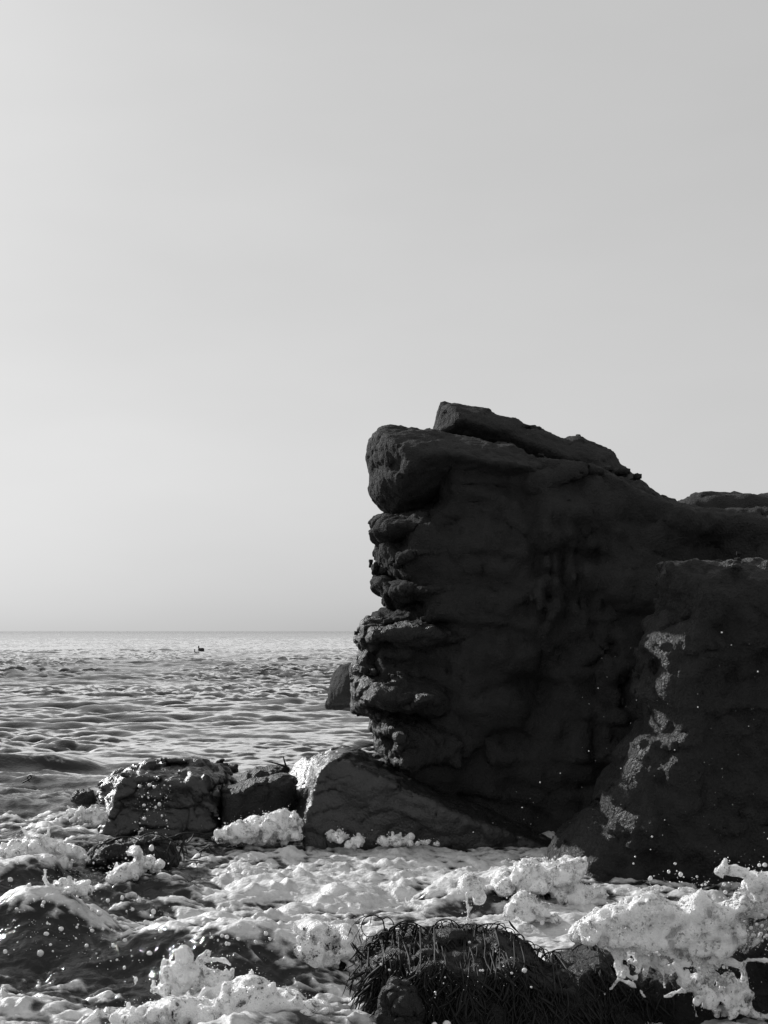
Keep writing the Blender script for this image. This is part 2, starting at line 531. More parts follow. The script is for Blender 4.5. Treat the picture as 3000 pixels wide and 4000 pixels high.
def sea_height(x, y):
    """height, drift and foam and painted sheen cover at a place"""
    r = np.hypot(x, y)
    near = 1 - sstep(14.0, 24.0, r)                      # surf zone among the rocks
    n1, n2 = T1[0].shape[0], T2[0].shape[0]
    h1, ax, ay = [sample(q, x / T1[3] * n1, y / T1[3] * n1) for q in T1[:3]]
    h2, bx, by = [sample(q, x / T2[3] * n2 + 0.3 * y, y / T2[3] * n2) for q in T2[:3]]
    patch = 0.3 + 1.1 * sstep(-0.35, 0.45, perlin(x / 9.0, y / 7.0, 2.2))
    far = 1.0 + 0 * r
    sc1 = (1 - 0.75 * near) * (0.45 + 1.0 * sstep(-0.4, 0.5, perlin(x / 14.0, y / 17.0, 6.2)))
    sc2 = patch * (1 - 0.2 * near) * (1 + 0.5 * sstep(48, 62, r) * (1 - sstep(85, 120, r)))
    h = h1 * sc1 + h2 * sc2
    dx = 1.2 * ax * sc1 + 1.2 * bx * sc2
    dy = 1.2 * ay * sc1 + 1.2 * by * sc2
    crest = np.zeros_like(x)
    face = np.zeros_like(x)
    for (x0, y0, x1, y1, hh, fr, bk) in RIDGES:
        ln = math.hypot(x1 - x0, y1 - y0)
        tx, ty = (x1 - x0) / ln, (y1 - y0) / ln
        s = (x - x0) * tx + (y - y0) * ty
        wob = 0.18 * perlin(s * 1.3 + hh * 50, 3.1, y0)
        q = (x - x0) * -ty + (y - y0) * tx + wob      # positive behind the crest
        end = sstep(-0.12 * ln, 0.25 * ln, s) * (1 - sstep(0.75 * ln, 1.12 * ln, s))
        prof = np.where(q < 0, np.exp(-(q / fr) ** 2 * 2.2), np.exp(-(q / bk) ** 2 * 2.2))
        var = 0.8 + 0.4 * perlin(s * 1.9, y0, hh * 30)
        h = h + hh * end * prof * var
        crest = np.maximum(crest, end * np.exp(-((q - 0.05) / (0.35 * bk)) ** 2))
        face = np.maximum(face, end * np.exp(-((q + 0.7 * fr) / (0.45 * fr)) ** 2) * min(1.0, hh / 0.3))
    # pillows of foam: rounded tops, sharp creases
    sx, sy = x * 0.6, y
    wq = 0.35 * perlin(sx * 1.1, sy * 1.1, 7.7)
    b1 = np.abs(perlin(sx * 2.0 + wq, sy * 2.0 + wq, 0.3))
    b2 = np.abs(perlin(sx * 5.6 + wq, sy * 5.6, 4.3))
    b3 = np.abs(perlin(sx * 13.0 + 2 * wq, sy * 13.0, 8.3))
    b4 = np.abs(perlin(sx * 29.0, sy * 29.0, 2.3))
    lumps = 0.11 * b1 + 0.11 * b2 * (0.4 + b1) - 0.065 * b3 * (0.25 + 2 * b2) + 0.012 * b4
    # foam cover
    u = 1500 + x / np.maximum(y, 0.1) * F_PX
    c = (0.40 + 0.14 * sstep(-2.0, -0.8, x)) * near
    chan = sstep(-2.3, -1.2, x) * (1 - sstep(1.6, 2.6, x)) * sstep(8.3, 9.2, y) * (1 - sstep(12.8, 14.5, y))
    c = np.maximum(c, chan * 0.68)
    c = np.maximum(c, (1 - sstep(7.4, 8.0, y)) * 0.56)
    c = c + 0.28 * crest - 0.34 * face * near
    c = c + 0.30 * perlin(x * 0.9, y * 0.8, 5.5) + 0.25 * (b1 - 0.25) + 0.55 * (b2 - 0.25) * near - 0.55 * (b3 - 0.25) * near
    # thin streaks and small whitecaps farther out
    c = c + (1 - near) * (0.12 * perlin(x * 0.5, y * 0.3, 1.5) + 0.5 * np.clip(h2 * sc2 - 0.06, 0, 1) * 4 * (r < 60)) * (1 - sstep(40, 80, r))
    c = c + 0.25 * near * sstep(0.02, 0.10, h2 * sc2)
    # foam lace and painted sun sheen on wave backs and troughs beyond the rocks
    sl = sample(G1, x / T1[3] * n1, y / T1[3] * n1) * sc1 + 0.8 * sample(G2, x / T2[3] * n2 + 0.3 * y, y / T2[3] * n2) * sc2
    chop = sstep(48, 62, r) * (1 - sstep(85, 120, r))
    foam_sheen = 0.70 + 0.08 * (1 - sstep(30, 50, r)) + 0.22 * perlin(x * 0.12, y * 0.09, 3.3) + 0.22 * perlin(x * 0.6, y * 0.9, 4.4) + 0.12 * perlin(x * 2.0, y * 4.0, 1.4) - 0.30 * chop - 1.8 * np.clip(sl + 0.02, -0.1, 1)
    foam_sheen = foam_sheen * (1 - 0.45 * sstep(150, 500, r)) - 0.6 * sstep(700, 1400, r)
    c = np.maximum(c, (1 - near) * (1 - np.clip(1.6 * face, 0, 1)) * foam_sheen)
    amt = near * sstep(0.1, 0.7, c + 0.35)
    h = h + (lumps - 0.07) * amt
    return h, dx, dy, np.clip(c, 0, 1.2)


def build_sea():
    th = np.radians(np.linspace(-27, 27, 620))
    rows = [4.5]
    while rows[-1] < 6500:
        d = rows[-1]
        if d < 7: k = 0.006
        elif d < 16: k = 0.0024
        elif d < 150: k = 0.0040
        elif d < 1500: k = 0.012
        else: k = 0.1
        rows.append(d * (1 + k))
    rows = np.array(rows)
    R, T = np.meshgrid(rows, th, indexing='ij')
    x, y = R * np.sin(T), R * np.cos(T)
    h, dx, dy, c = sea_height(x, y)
    fade = 1.0
    V = np.stack([x - dx * fade, y - dy * fade, h * fade], -1).reshape(-1, 3)
    nr, nc = R.shape
    i = np.arange(nr * nc).reshape(nr, nc)
    Q = np.stack([i[:-1, :-1], i[:-1, 1:], i[1:, 1:], i[1:, :-1]], -1).reshape(-1, 4)
    me = np_mesh("sea", V, Q[:, ::-1])
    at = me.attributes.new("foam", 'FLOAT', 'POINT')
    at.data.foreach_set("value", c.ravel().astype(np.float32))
    o = link("sea", me, M_SEA)
    tag(o, "choppy grey sea breaking into white foam around the rocks", "sea", kind="structure")
    print("sea", len(V))
    return o


build_sea()
# the sea goes on round the fan: a low dark sheet under and around it
ring = [(-9000, -9000), (9000, -9000), (9000, 9000), (-9000, 9000)]
me = np_mesh("deep_water", [(x, y, -1.2) for x, y in ring], [(0, 1, 2, 3)], False)
o = link("deep_water", me, M_SEA)
tag(o, "open sea reaching to the horizon", "sea", kind="structure")


# ------------------------------------------------------------------ rocks
def rock(name, px, d, front, back, voxel, mat, parent=None, inset=0.35, relief=None, amp=0.06, freq=1.6,
         strata=0.0, tilt=0.0, fine=0.012, seed=0, bulge=2.0, zmin=-0.7, backinset=0.6, facet=0.05, rnd=0.12, crack=0.03):
    """solid rock whose widest section, at distance d, has the outline px (photograph pixels)"""
    P = np.array([(wx(u, d), max(wz(v, d), zmin)) for u, v in px])
    lo = np.array([P[:, 0].min() - 0.15, d - front - 0.3, P[:, 1].min() - 0.1])
    hi = np.array([P[:, 0].max() + 0.15, d + back + 0.3, P[:, 1].max() + 0.2])
    n = np.ceil((hi - lo) / voxel).astype(int) + 1
    xs, ys, zs = [lo[k] + voxel * np.arange(n[k]) for k in range(3)]
    X2, Z2 = np.meshgrid(xs, zs, indexing='ij')
    d2 = poly_sdf(P, X2, Z2)
    yf = np.full(X2.shape, d - front)
    if relief is not None:
        U = 1500 + X2 / d * F_PX; Vv = HOR + (EYE - Z2) / d * F_PX
        yf = yf + relief(U, Vv, X2, Z2)
    yf = yf + 0.18 * front * fbm(X2 * 0.9 + seed, Z2 * 0.9, seed * 1.7, 3)
    Y = ys[None, :, None]
    tf = np.clip((d - Y) / front, 0, 1.5); tb = np.clip((Y - d) / back, 0, 1.5)
    tap = inset * tf ** bulge + backinset * tb ** 2
    Fd = d2[:, None, :] + tap
    Fd = smax(Fd, yf[:, None, :] - Y, rnd)
    Fd = smax(Fd, Y - (d + back) + 0 * Fd, rnd)
    # relief of the stone, only near the surface
    band = np.abs(Fd) < 0.25
    I, J, K = np.nonzero(band)
    x, y, z = xs[I], ys[J], zs[K]
    s = seed * 7.31
    nn = amp * fbm(x * freq + s, y * freq, z * freq * 1.15, 4, 0.52)
    if facet:
        f1, f2, cell = worley(x * freq * 1.1 + s + 0.25 * perlin(x * 2.1, y * 2.1, z * 2.1), y * freq * 1.1, z * freq * 1.9 + 0.3 * perlin(x * 1.7, y * 1.7, z * 1.7 + 9), seed % 5)
        nn = nn + facet * 0.8 * np.clip(cell, -1.2, 1.2)
    if strata:
        q = (z + tilt * x + 0.25 * perlin(x * 0.8 + s, y * 0.8, z * 0.8)) * 3.4
        nn = nn + strata * (np.abs(q - np.floor(q) - 0.5) * 2 - 0.5)
    if crack:
        cw = 0.3 * perlin(x * 3.1, y * 3.1, z * 3.1 + s)
        for fq, dp in ((1.0, 1.0), (2.3, 0.6)):
            cn = np.abs(perlin(x * freq * fq * 0.8 + cw + s, y * freq * fq * 0.8, z * freq * fq * 0.55 + cw + 3 * fq))
            nn = nn - crack * dp * (1 - sstep(0.0, 0.09, cn))
    Fd[I, J, K] -= nn
    Fd[0], Fd[-1], Fd[:, 0], Fd[:, -1], Fd[:, :, 0], Fd[:, :, -1] = (voxel,) * 6
    V, Q = surface_nets(Fd, lo, voxel)
    N = vnormals(V, Q)
    f = fine * fbm(V[:, 0] * 9 + s, V[:, 1] * 9, V[:, 2] * 7, 3, 0.6, ridged=True)
    V = V + N * f[:, None]
    me = np_mesh(name, local(V, parent), Q)
    o = link(name, me, mat, parent)
    print(name, len(Q))
    return o


def r1(pts):   # picture notes taken on the enlargement of the upper stack
    return [(1200 + 1.085 * x, 1500 + 1.085 * y) for x, y in pts]


def r2(pts):   # enlargement of the lower stack
    return [(1200 + 1.085 * x, 2300 + 1.085 * y) for x, y in pts]


def r4(pts):   # enlargement of the boulders
    return [(200 + 0.904 * x, 2850 + 0.904 * y) for x, y in pts]


def r6(pts):
    return [(1200 + 0.603 * x, 3200 + 0.603 * y) for x, y in pts]


def r7(pts):
    return [(2000 + 0.603 * x, 3200 + 0.603 * y) for x, y in pts]


stack = empty("sea_stack", (2.0, 14.5, 0))
tag(stack, "tall black sea stack with overhanging top and layered ledges, rising out of the foam", "sea stack")
D = 15.2
body = r1([(420,186), (400,250), (420,430), (335,482), (312,520), (290,600), (302,700), (356,806), (290,836), (245,900)]) + \
       r2([(214,135), (210,230), (200,340), (220,425), (254,470), (268,560), (268,620), (230,660), (180,900), (180,1000), (2500,1000), (2500,100)]) + \
       r1([(2500,600), (1900,520), (1659,480), (1480,470), (1340,446), (1250,415), (1140,360), (1000,300), (800,292), (700,245), (560,222)])
def body_relief(U, Vv, X, Z):
    """vertical flutes and hanging ribs in the middle of the face"""
    m1 = sstep(1980, 2080, U) * (1 - sstep(2330, 2450, U)) * sstep(2040, 2160, Vv) * (1 - sstep(2850, 3050, Vv))
    rib = np.abs(perlin(X * 4.2 + 0.6 * perlin(X * 2, Z * 2, 1.1), Z * 1.1, 3.3))
    step = 0.10 * sstep(0.1, 0.3, perlin(X * 0.9, Z * 2.1, 8.8))
    return 0.34 * (rib - 0.2) * (0.25 + 0.75 * m1) + step
rock("rock_face", body, D, 1.5, 2.2, 0.046, M_STACK, stack, relief=body_relief, inset=0.28, amp=0.055, freq=1.3, strata=0.03, tilt=0.12, seed=1, fine=0.020, facet=0.09, crack=0.04, rnd=0.06)
nose = r1([(303,480), (290,462), (262,440), (240,410), (232,380), (228,330), (219,310), (210,270), (213,250), (218,240), (219,210), (232,190), (255,175), (285,168),
           (330,171), (400,180), (460,188), (560,206), (740,250), (860,300), (860,420), (640,440), (500,430), (430,470), (360,490)])
rock("overhang", nose, D - 0.35, 1.45, 1.8, 0.030, M_STACK, stack, inset=0.42, amp=0.035, freq=2.0, seed=2, fine=0.010, facet=0.03)
cap = r1([(400,195), (440,184), (452,165), (465,130), (475,90), (480,75), (495,71), (515,75), (535,71), (560,80), (600,90), (640,102), (690,122), (740,135), (785,160),
          (810,157), (850,172), (880,182), (918,200), (930,192), (972,188), (990,200), (1030,228), (1085,248), (1100,270), (1118,297), (1150,315), (1175,342), (1215,370),
          (1220,380), (1250,403), (1280,415), (1310,432), (1340,446), (1400,520), (1200,520), (900,400), (700,300), (500,240)])
rock("capstone", cap, D + 0.25, 0.9, 2.0, 0.03, M_STACK, stack, inset=0.4, amp=0.03, freq=1.8, seed=3, fine=0.010, facet=0.025, crack=0.015)
ledges = [
    (r1([(303,486), (262,493), (245,505), (242,540), (246,575), (257,590), (300,600), (470,590), (560,540), (500,480)]), -0.15, 0.5),
    (r1([(262,580), (257,592), (257,632), (267,650), (262,656), (262,680), (283,698), (330,705), (520,700), (580,640), (500,580)]), -0.05, 0.6),
    (r1([(283,698), (254,705), (255,740), (270,760), (290,785), (325,800), (342,808), (470,810), (560,760), (500,690)]), -0.3, 0.5),
    (r1([(338,808), (285,825), (243,830), (243,850), (260,890), (480,900), (600,850), (480,800)]), -0.05, 0.5),
    (r2([(243,110), (200,118), (196,140), (203,155), (197,170), (196,190), (208,215), (300,240), (520,235), (620,160), (400,90)]), -0.25, 0.6),
    (r2([(215,205), (190,230), (172,258), (165,300), (240,320), (380,300), (420,230), (300,210)]), 0.1, 0.6),
    (r2([(240,283), (205,300), (180,312), (178,342), (166,380), (180,392), (185,415), (215,430), (248,446), (360,460), (540,420), (520,310), (340,280)]), -0.35, 0.55),
    (r2([(235,420), (245,447), (247,480), (245,500), (260,515), (258,545), (263,580), (260,612), (330,640), (560,640), (600,450), (360,420)]), -0.2, 0.7),
]
for i, (pp, off, fr) in enumerate(ledges):
    rock("rock_ledge", pp, D + off, fr + 0.95, 1.0, 0.030, M_WET if i > 3 else M_STACK, stack, inset=0.24, amp=0.05, freq=2.2, seed=10 + i, fine=0.022 if i > 3 else 0.016, facet=0.085, rnd=0.03)

# right buttress, nearer the camera
def butt_relief(U, Vv, X, Z):
    edge = np.interp(Vv, [2210, 2300, 2381, 2484, 2550, 2647, 2712, 2777, 2842, 2907, 2962, 3016, 3103, 3168, 3222, 3287, 3400],
                     [2610, 2610, 2627, 2578, 2540, 2524, 2513, 2529, 2524, 2480, 2431, 2420, 2361, 2350, 2274, 2198, 2180]) + 26 + 22 * perlin(Vv / 60.0, 0.3, 1.7)
    q = np.clip((edge - U) / F_PX * 11.8, 0, 3)
    return 1.9 * q
butt = r1([(1300,655), (1330,648), (1420,640), (1480,655), (1660,640), (2000,690), (2500,760)]) + r2([(2500,1240), (860,1240), (890,1000), (920,910), (990,850), (1060,800), (1070,740), (1125,660), (1135,610), (1180,560), (1220,500),
           (1225,440), (1210,380), (1220,320), (1235,230), (1270,170), (1315,75), (1300,0)]) + r1([(1296,720)])
rock("buttress", butt, 11.7, 0.5, 1.9, 0.034, M_SPRAYED, stack, inset=0.25, relief=butt_relief, amp=0.09, freq=2.4, seed=31, fine=0.014, facet=0.06, crack=0.02)

# low shoulder behind on the right
cl = [(2640, 2150)] + r1([(1333,442), (1335,420), (1345,413), (1360,416), (1393,416), (1398,405), (1415,396), (1475,392), (1500,400), (1560,397), (1600,405), (1660,408), (1900,400), (2300,450)]) + [(3900, 3100), (2500, 3100)]
cliff = rock("cliff", cl, 19.5, 0.7, 4.0, 0.08, M_STACK, None, inset=0.1, amp=0.05, freq=1.4, seed=41, fine=0.02)
tag(cliff, "dark flat-topped cliff shoulder behind the sloping side of the tall stack", "cliff")

# rock in the sea beyond the stack
fr = r2([(230,262), (170,266), (125,270), (105,290), (92,335), (78,372), (78,420), (300,420), (300,280)])
o = rock("sea_rock", fr, 24.0, 0.8, 1.2, 0.04, M_STACK, None, inset=0.3, amp=0.05, freq=1.3, seed=51)
tag(o, "small dark rock standing in the open water behind the layered ledges", "rock")


# boulders in front of the stack
def left_relief(U, Vv, X, Z):
    edge = np.interp(Vv, [3000, 3020, 3100, 3180, 3260], [520, 512, 490, 462, 440])
    q = np.clip((edge - U) / F_PX * 13.6, 0, 3)
    return 1.5 * q + 1.0 * np.clip(Z + 0.1, 0, 2) * sstep(0, 0.12, q)
lb = r4([(300,470), (240,400), (215,360), (165,305), (190,262), (240,225), (300,190), (335,178), (350,173), (400,178), (405,166), (430,163), (500,170), (560,172), (640,170), (690,185),
         (715,215), (735,245), (748,290), (745,400), (740,520), (300,520)])
o = rock("boulder", lb, 14.3, 0.6, 1.5, 0.022, M_BOULDER, None, inset=0.03, backinset=0.15, crack=0.02, relief=left_relief, amp=0.025, freq=2.6, seed=61, fine=0.014, facet=0.085, rnd=0.03)
tag(o, "blocky black boulder with a rough sunlit end, awash in foam", "boulder")


def mid_relief(U, Vv, X, Z):
    edge = np.interp(Vv, [2940, 2990, 3100, 3200, 3280], [1330, 1258, 1235, 1200, 1185])
    q = np.clip((edge - U) / F_PX * 13.4, 0, 3)
    return 1.8 * q + 1.2 * np.clip(Z + 0.1, 0, 2) * sstep(0, 0.15, q) + 0.02 * np.sin(U / 9.0 + 2 * perlin(U / 60, Vv / 160, 0.5))* (q > 0)
mb = r4([(940,335), (965,260), (1010,185), (1060,155), (1130,125), (1200,110), (1270,97), (1330,105), (1365,130), (1400,150), (1480,190), (1650,260), (1900,360), (2150,470), (2300,560), (1100,560), (1080,430), (1040,370)])
o = rock("boulder", mb, 13.7, 0.55, 1.6, 0.026, M_BOULDER, None, inset=0.05, backinset=0.15, crack=0.015, relief=mid_relief, amp=0.022, freq=2.2, seed=62, fine=0.01, facet=0.03, rnd=0.06)
tag(o, "smooth wet boulder with a bright grooved left flank, leaning against the stack's foot", "boulder")

lr = r4([(735,255), (760,240), (800,232), (830,225), (870,208), (940,198), (1000,188), (1060,200), (1060,460), (735,460)])
o = rock("low_rock", lr, 14.0, 0.35, 0.7, 0.022, M_WET, None, inset=0.12, amp=0.025, freq=2.4, seed=63, fine=0.01, facet=0.03)
tag(o, "low dark rock bridging the blocky boulder and the grooved boulder", "rock")

sl = r4([(760,250), (790,222), (850,180), (900,162), (960,152), (1010,155), (1028,168), (1000,260), (800,280)])
o = rock("rock_slab", sl, 15.2, 0.25, 0.5, 0.022, M_WET, None, inset=0.08, amp=0.015, freq=3.0, seed=64, fine=0.008, facet=0.02)
tag(o, "dark hump of rock with two thin stalks on top, behind the low rock", "rock")
for nm, pts in (("stub", [(110,300), (125,278), (165,268), (190,275), (190,330), (110,330)]),):
    o = rock("low_rock", r4(pts), 15.0, 0.2, 0.4, 0.02, M_WET, None, inset=0.08, amp=0.02, freq=3.0, seed=65, fine=0.01)
    tag(o, "small dark rock tip just clear of the water beside the boulder's sunlit end", "rock")
o = rock("low_rock", r4([(700,160), (715,140), (735,134), (760,146), (795,158), (795,180), (700,180)]), 17.5, 0.2, 0.4, 0.025, M_WET, None, inset=0.08, amp=0.02, freq=3.0, seed=66, fine=0.01)
tag(o, "small dark rock showing in white water behind the blocky boulder", "rock")

# kelp-covered rock in the foreground
kr = r6([(470,1500), (450,1230), (380,1090), (350,960), (365,880), (420,810), (520,755), (640,722), (760,715), (870,725), (1000,722), (1110,712), (1240,712), (1330,760), (1400,815), (1480,870), (1560,905)]) + \
     r7([(280,870), (390,850), (500,815), (560,860), (700,950), (900,900), (1200,850), (1450,700), (1520,640), (1600,615), (1700,600), (2300,640), (2700,760), (2700,1600)])
o = rock("kelp_rock", kr, 7.65, 0.55, 0.5, 0.021, M_WET, None, inset=0.06, rnd=0.1, amp=0.06, freq=3.6, seed=71, fine=0.012, facet=0.03, bulge=1.4, zmin=-0.6,
         relief=lambda U, Vv, X, Z: 0.2 * sstep(2150, 2350, U) + 0.2 * (1 - sstep(1400, 1700, U)) - 0.25 * np.clip(0.2 - Z, 0, 0.5))
tag(o, "low black rock in the foreground buried under hanging kelp", "rock")
KELP_ROCK = o
o = rock("low_rock", r6([(455,1330), (452,1190), (480,1150), (520,1110), (560,1090), (620,1080), (690,1100), (760,1200), (760,1400), (500,1400)]), 7.0, 0.14, 0.3, 0.012, M_WET, None,
         inset=0.08, amp=0.05, freq=5.0, seed=72, fine=0.02, facet=0.05, rnd=0.05)
tag(o, "small wet rock lump with glinting edge at the foot of the kelp-covered rock", "rock")


# ------------------------------------------------------------------ foam thrown up by the waves
def r5(pts):
    return [(p[0] * 0.904, 3100 + 0.904 * p[1]) + tuple(p[2:]) for p in pts]


def rr6(pts):
    return [(1200 + 0.603 * p[0], 3200 + 0.603 * p[1]) + tuple(p[2:]) for p in pts]


def rr7(pts):
    return [(2000 + 0.603 * p[0], 3200 + 0.603 * p[1]) + tuple(p[2:]) for p in pts]


def rr4(pts):
    return [(200 + 0.904 * p[0], 2850 + 0.904 * p[1]) + tuple(p[2:]) for p in pts]


import bmesh
_bm = bmesh.new(); bmesh.ops.create_icosphere(_bm, subdivisions=1, radius=1.0)
ICO1_V = np.array([v.co[:] for v in _bm.verts]); ICO1_F = np.array([[v.index for v in f.verts] for f in _bm.faces]); _bm.free()


def splash(d, masses, strands, voxel, label, seed, k=0.03, lump=0.02, depth=0.3, fine=0.003):
    lump *= 0.6; k *= 1.4
    """masses: (outline in pixels, how many blobs, smallest and largest radius in px); strands: [(u, v, radius px, nearer by m)]"""
    r = np.random.default_rng(seed)
    blobs, caps = [], []
    for poly, n, ra, rb in masses:
        n = int(n * 1.8)
        P = np.array([p[:2] for p in poly], float)
        lo, hi = P.min(0), P.max(0)
        got = 0
        while got < n:
            q = lo + (hi - lo) * r.random((n * 3, 2))
            inside = poly_sdf(P, q[:, 0], q[:, 1])
            for (u, v), sd in zip(q, inside):
                rad = 0.75 * (ra * 0.6 + (rb - ra * 0.6) * r.random() ** 2.2)
                if sd > -rad * 0.7 or got >= n:
                    continue
                up = (v - lo[1]) / max(hi[1] - lo[1], 1)
                dd = d + (r.random() - 0.5) * depth * (0.35 + 0.65 * up)
                blobs.append((W(u, v, dd), rad / F_PX * dd))
                got += 1
            ra *= 0.93; rb *= 0.93
    for st in strands:
        pts = [(W(p[0], p[1], d - (p[3] if len(p) > 3 else 0)), p[2] / F_PX * d) for p in st]
        for (a, ra_), (b, rb_) in zip(pts[:-1], pts[1:]):
            caps.append((a, b, ra_, rb_))
    for c, rad in list(blobs):                    # threads of water leaving the mass
        if r.random() < 0.4:
            dirv = np.array([r.normal() * 0.7, r.normal() * 0.5, abs(r.normal()) * 0.9 + 0.1])
            dirv /= np.linalg.norm(dirv)
            ln = rad * (1.0 + 1.3 * r.random()) + 0.012
            t0 = (0.006 + 0.006 * r.random()) * min(1.5, d / 8)
            p1 = c + dirv * ln * 0.6; p2 = c + dirv * ln + np.array([0, 0, -0.25 * ln])
            caps.append((c, p1, t0 * 1.5, t0)); caps.append((p1, p2, t0, t0 * (0.5 + 0.7 * r.random())))
    allp = np.array([b[0] for b in blobs] + [c[0] for c in caps] + [c[1] for c in caps])
    mr = max([b[1] for b in blobs] + [max(c[2], c[3]) for c in caps]) + 0.06
    lo, hi = allp.min(0) - mr, allp.max(0) + mr
    n = np.ceil((hi - lo) / voxel).astype(int) + 1
    ax = [lo[i] + voxel * np.arange(n[i]) for i in range(3)]
    Fd = np.full(n, 0.2)

    def window(a, b, pad):
        w = []
        for i in range(3):
            w.append(slice(max(0, int((a[i] - pad - lo[i]) / voxel)), min(n[i], int((b[i] + pad - lo[i]) / voxel) + 2)))
        return tuple(w)
    for c, rad in blobs:
        w = window(c, c, rad + k + 0.02)
        g = np.sqrt((ax[0][w[0]][:, None, None] - c[0]) ** 2 + (ax[1][w[1]][None, :, None] - c[1]) ** 2 + ((ax[2][w[2]][None, None, :] - c[2])) ** 2) - rad
        Fd[w] = smin(Fd[w], g, k)
    for a, b, ra_, rb_ in caps:
        w = window(np.minimum(a, b), np.maximum(a, b), max(ra_, rb_) + 0.03)
        e = b - a
        X, Y, Z = ax[0][w[0]][:, None, None] - a[0], ax[1][w[1]][None, :, None] - a[1], ax[2][w[2]][None, None, :] - a[2]
        t = np.clip((X * e[0] + Y * e[1] + Z * e[2]) / max(e @ e, 1e-9), 0, 1)
        g = np.sqrt((X - e[0] * t) ** 2 + (Y - e[1] * t) ** 2 + (Z - e[2] * t) ** 2) - (ra_ + (rb_ - ra_) * t)
        Fd[w] = smin(Fd[w], g, min(k, 0.012))
    I, J, K = np.nonzero(np.abs(Fd) < 0.08)
    x, y, z = ax[0][I], ax[1][J], ax[2][K]
    q = seed * 3.3
    wrp = 0.5 * perlin(x * 6, y * 6, z * 6 + q)
    Fd[I, J, K] += lump * (2.0 * np.abs(perlin(x * 10 + wrp + q, y * 10, z * 8 + wrp)) - 0.55) + 0.8 * lump * (perlin(x * 24 + q, y * 24, z * 24)) + 0.9 * lump * np.clip(perlin(x * 12 + 2 * wrp, y * 12 - q, z * 9) - 0.1, 0, 1)
    for i in (0, -1):
        Fd[i] = voxel; Fd[:, i] = voxel; Fd[:, :, i] = voxel
    V, Q = surface_nets(Fd, lo, voxel)
    N = vnormals(V, Q)
    V = V + N * (fine * (np.abs(perlin(V[:, 0] * 45, V[:, 1] * 45, V[:, 2] * 45)) * 2 - 0.4))[:, None]
    # drops leaving the surface
    nd_ = int(np.clip(len(V) // 14, 200, 4200))
    pick = r.integers(0, len(V), nd_)
    far_ = 0.002 + 0.028 * r.exponential(1.0, nd_) * r.random(nd_)
    C = V[pick] + (N[pick] + np.array([0, 0, 0.35]) + 0.5 * r.normal(size=(nd_, 3))) * far_[:, None]
    R_ = (0.0011 + 0.005 * r.random(nd_) ** 5) * d / 8.5
    dv = (C[:, None, :] + ICO1_V[None] * R_[:, None, None]).reshape(-1, 3)
    df = (ICO1_F[None] + (np.arange(nd_) * len(ICO1_V))[:, None, None]).reshape(-1, 3) + len(V)
    Q = np.concatenate([Q[:, [0, 1, 2]], Q[:, [0, 2, 3]], df])
    V = np.vstack([V, dv])
    o = link("wave_splash", np_mesh("wave_splash", V, Q), M_SPLASH)
    tag(o, label, "splash", kind="stuff")
    print("splash", len(Q))
    return o


# the big one over the right end of the kelp rock
splash(7.15, [
    (rr7([(360,760), (400,690), (480,650), (500,600), (580,590), (670,540), (770,550), (820,500), (900,480), (1000,530), (1100,550), (1220,450), (1290,540), (1400,500), (1520,470), (1659,440), (1800,420), (1800,620), (1650,620), (1480,620), (1530,740), (1500,850), (1350,900), (1100,880), (860,860), (600,830), (380,800)]), 330, 22, 62),
    (rr7([(1490,440), (1480,380), (1560,350), (1680,350), (1800,360), (1800,480), (1600,500)]), 40, 20, 40),
    (rr7([(650,850), (1340,900), (1500,1000), (1560,1200), (1420,1250), (1150,1140), (1000,1000), (880,940), (850,1020), (700,1050), (650,960)]), 90, 10, 30),
    (rr7([(1180,1010), (1300,990), (1450,1040), (1560,1150), (1540,1330), (1300,1290), (1150,1160)]), 60, 10, 30),
], [
    rr7([(1500,350,22), (1440,335,20), (1390,325,18), (1345,335,14), (1330,340,10)]), rr7([(1370,325,12), (1380,290,11), (1385,262,9)]), rr7([(1350,340,7), (1362,370,4), (1368,390,2)]),
    rr7([(1200,520,14), (1215,480,10), (1225,450,7)]), rr7([(900,520,14), (898,480,8)]), rr7([(960,520,7), (1050,550,9), (1150,590,10), (1220,640,12), (1250,700,12)]),
    rr7([(690,850,18), (690,950,14), (700,1020,14), (660,1080,9), (600,1130,4)]), rr7([(700,1040,10), (780,1070,8), (830,1110,5), (860,1150,4)]),
    rr7([(680,900,9), (650,860,6), (625,830,6)]), rr7([(810,1040,3), (812,950,4), (800,890,5), (830,860,5), (850,850,4)]), rr7([(800,890,5), (780,880,4)]),
    rr7([(1000,1150,7), (1040,1135,8), (1110,1110,10), (1160,1040,12), (1220,1030,14), (1290,1000,14)]), rr7([(1170,1150,5), (1185,1230,6), (1195,1270,7)]),
    rr7([(1040,970,6), (1070,940,6), (1060,890,5)]), rr7([(1080,940,5), (1120,920,5), (1140,870,4)]), rr7([(1070,960,4), (1078,1050,3)]),
    rr7([(1350,910,12), (1420,930,13), (1490,950,12), (1530,900,8), (1550,840,6), (1590,790,10), (1610,745,11)]), rr7([(1530,910,9), (1600,910,8), (1680,920,8)]),
    rr7([(1490,960,12), (1500,1050,14), (1540,1150,12), (1550,1260,16), (1660,1280,12)]),
    rr7([(860,1010,6), (870,940,10), (930,920,12), (980,1000,8), (990,1100,4)]),
], 0.010, "big burst of white foam thrown over the right end of the kelp-covered rock", 1, k=0.018, lump=0.017, depth=0.32)

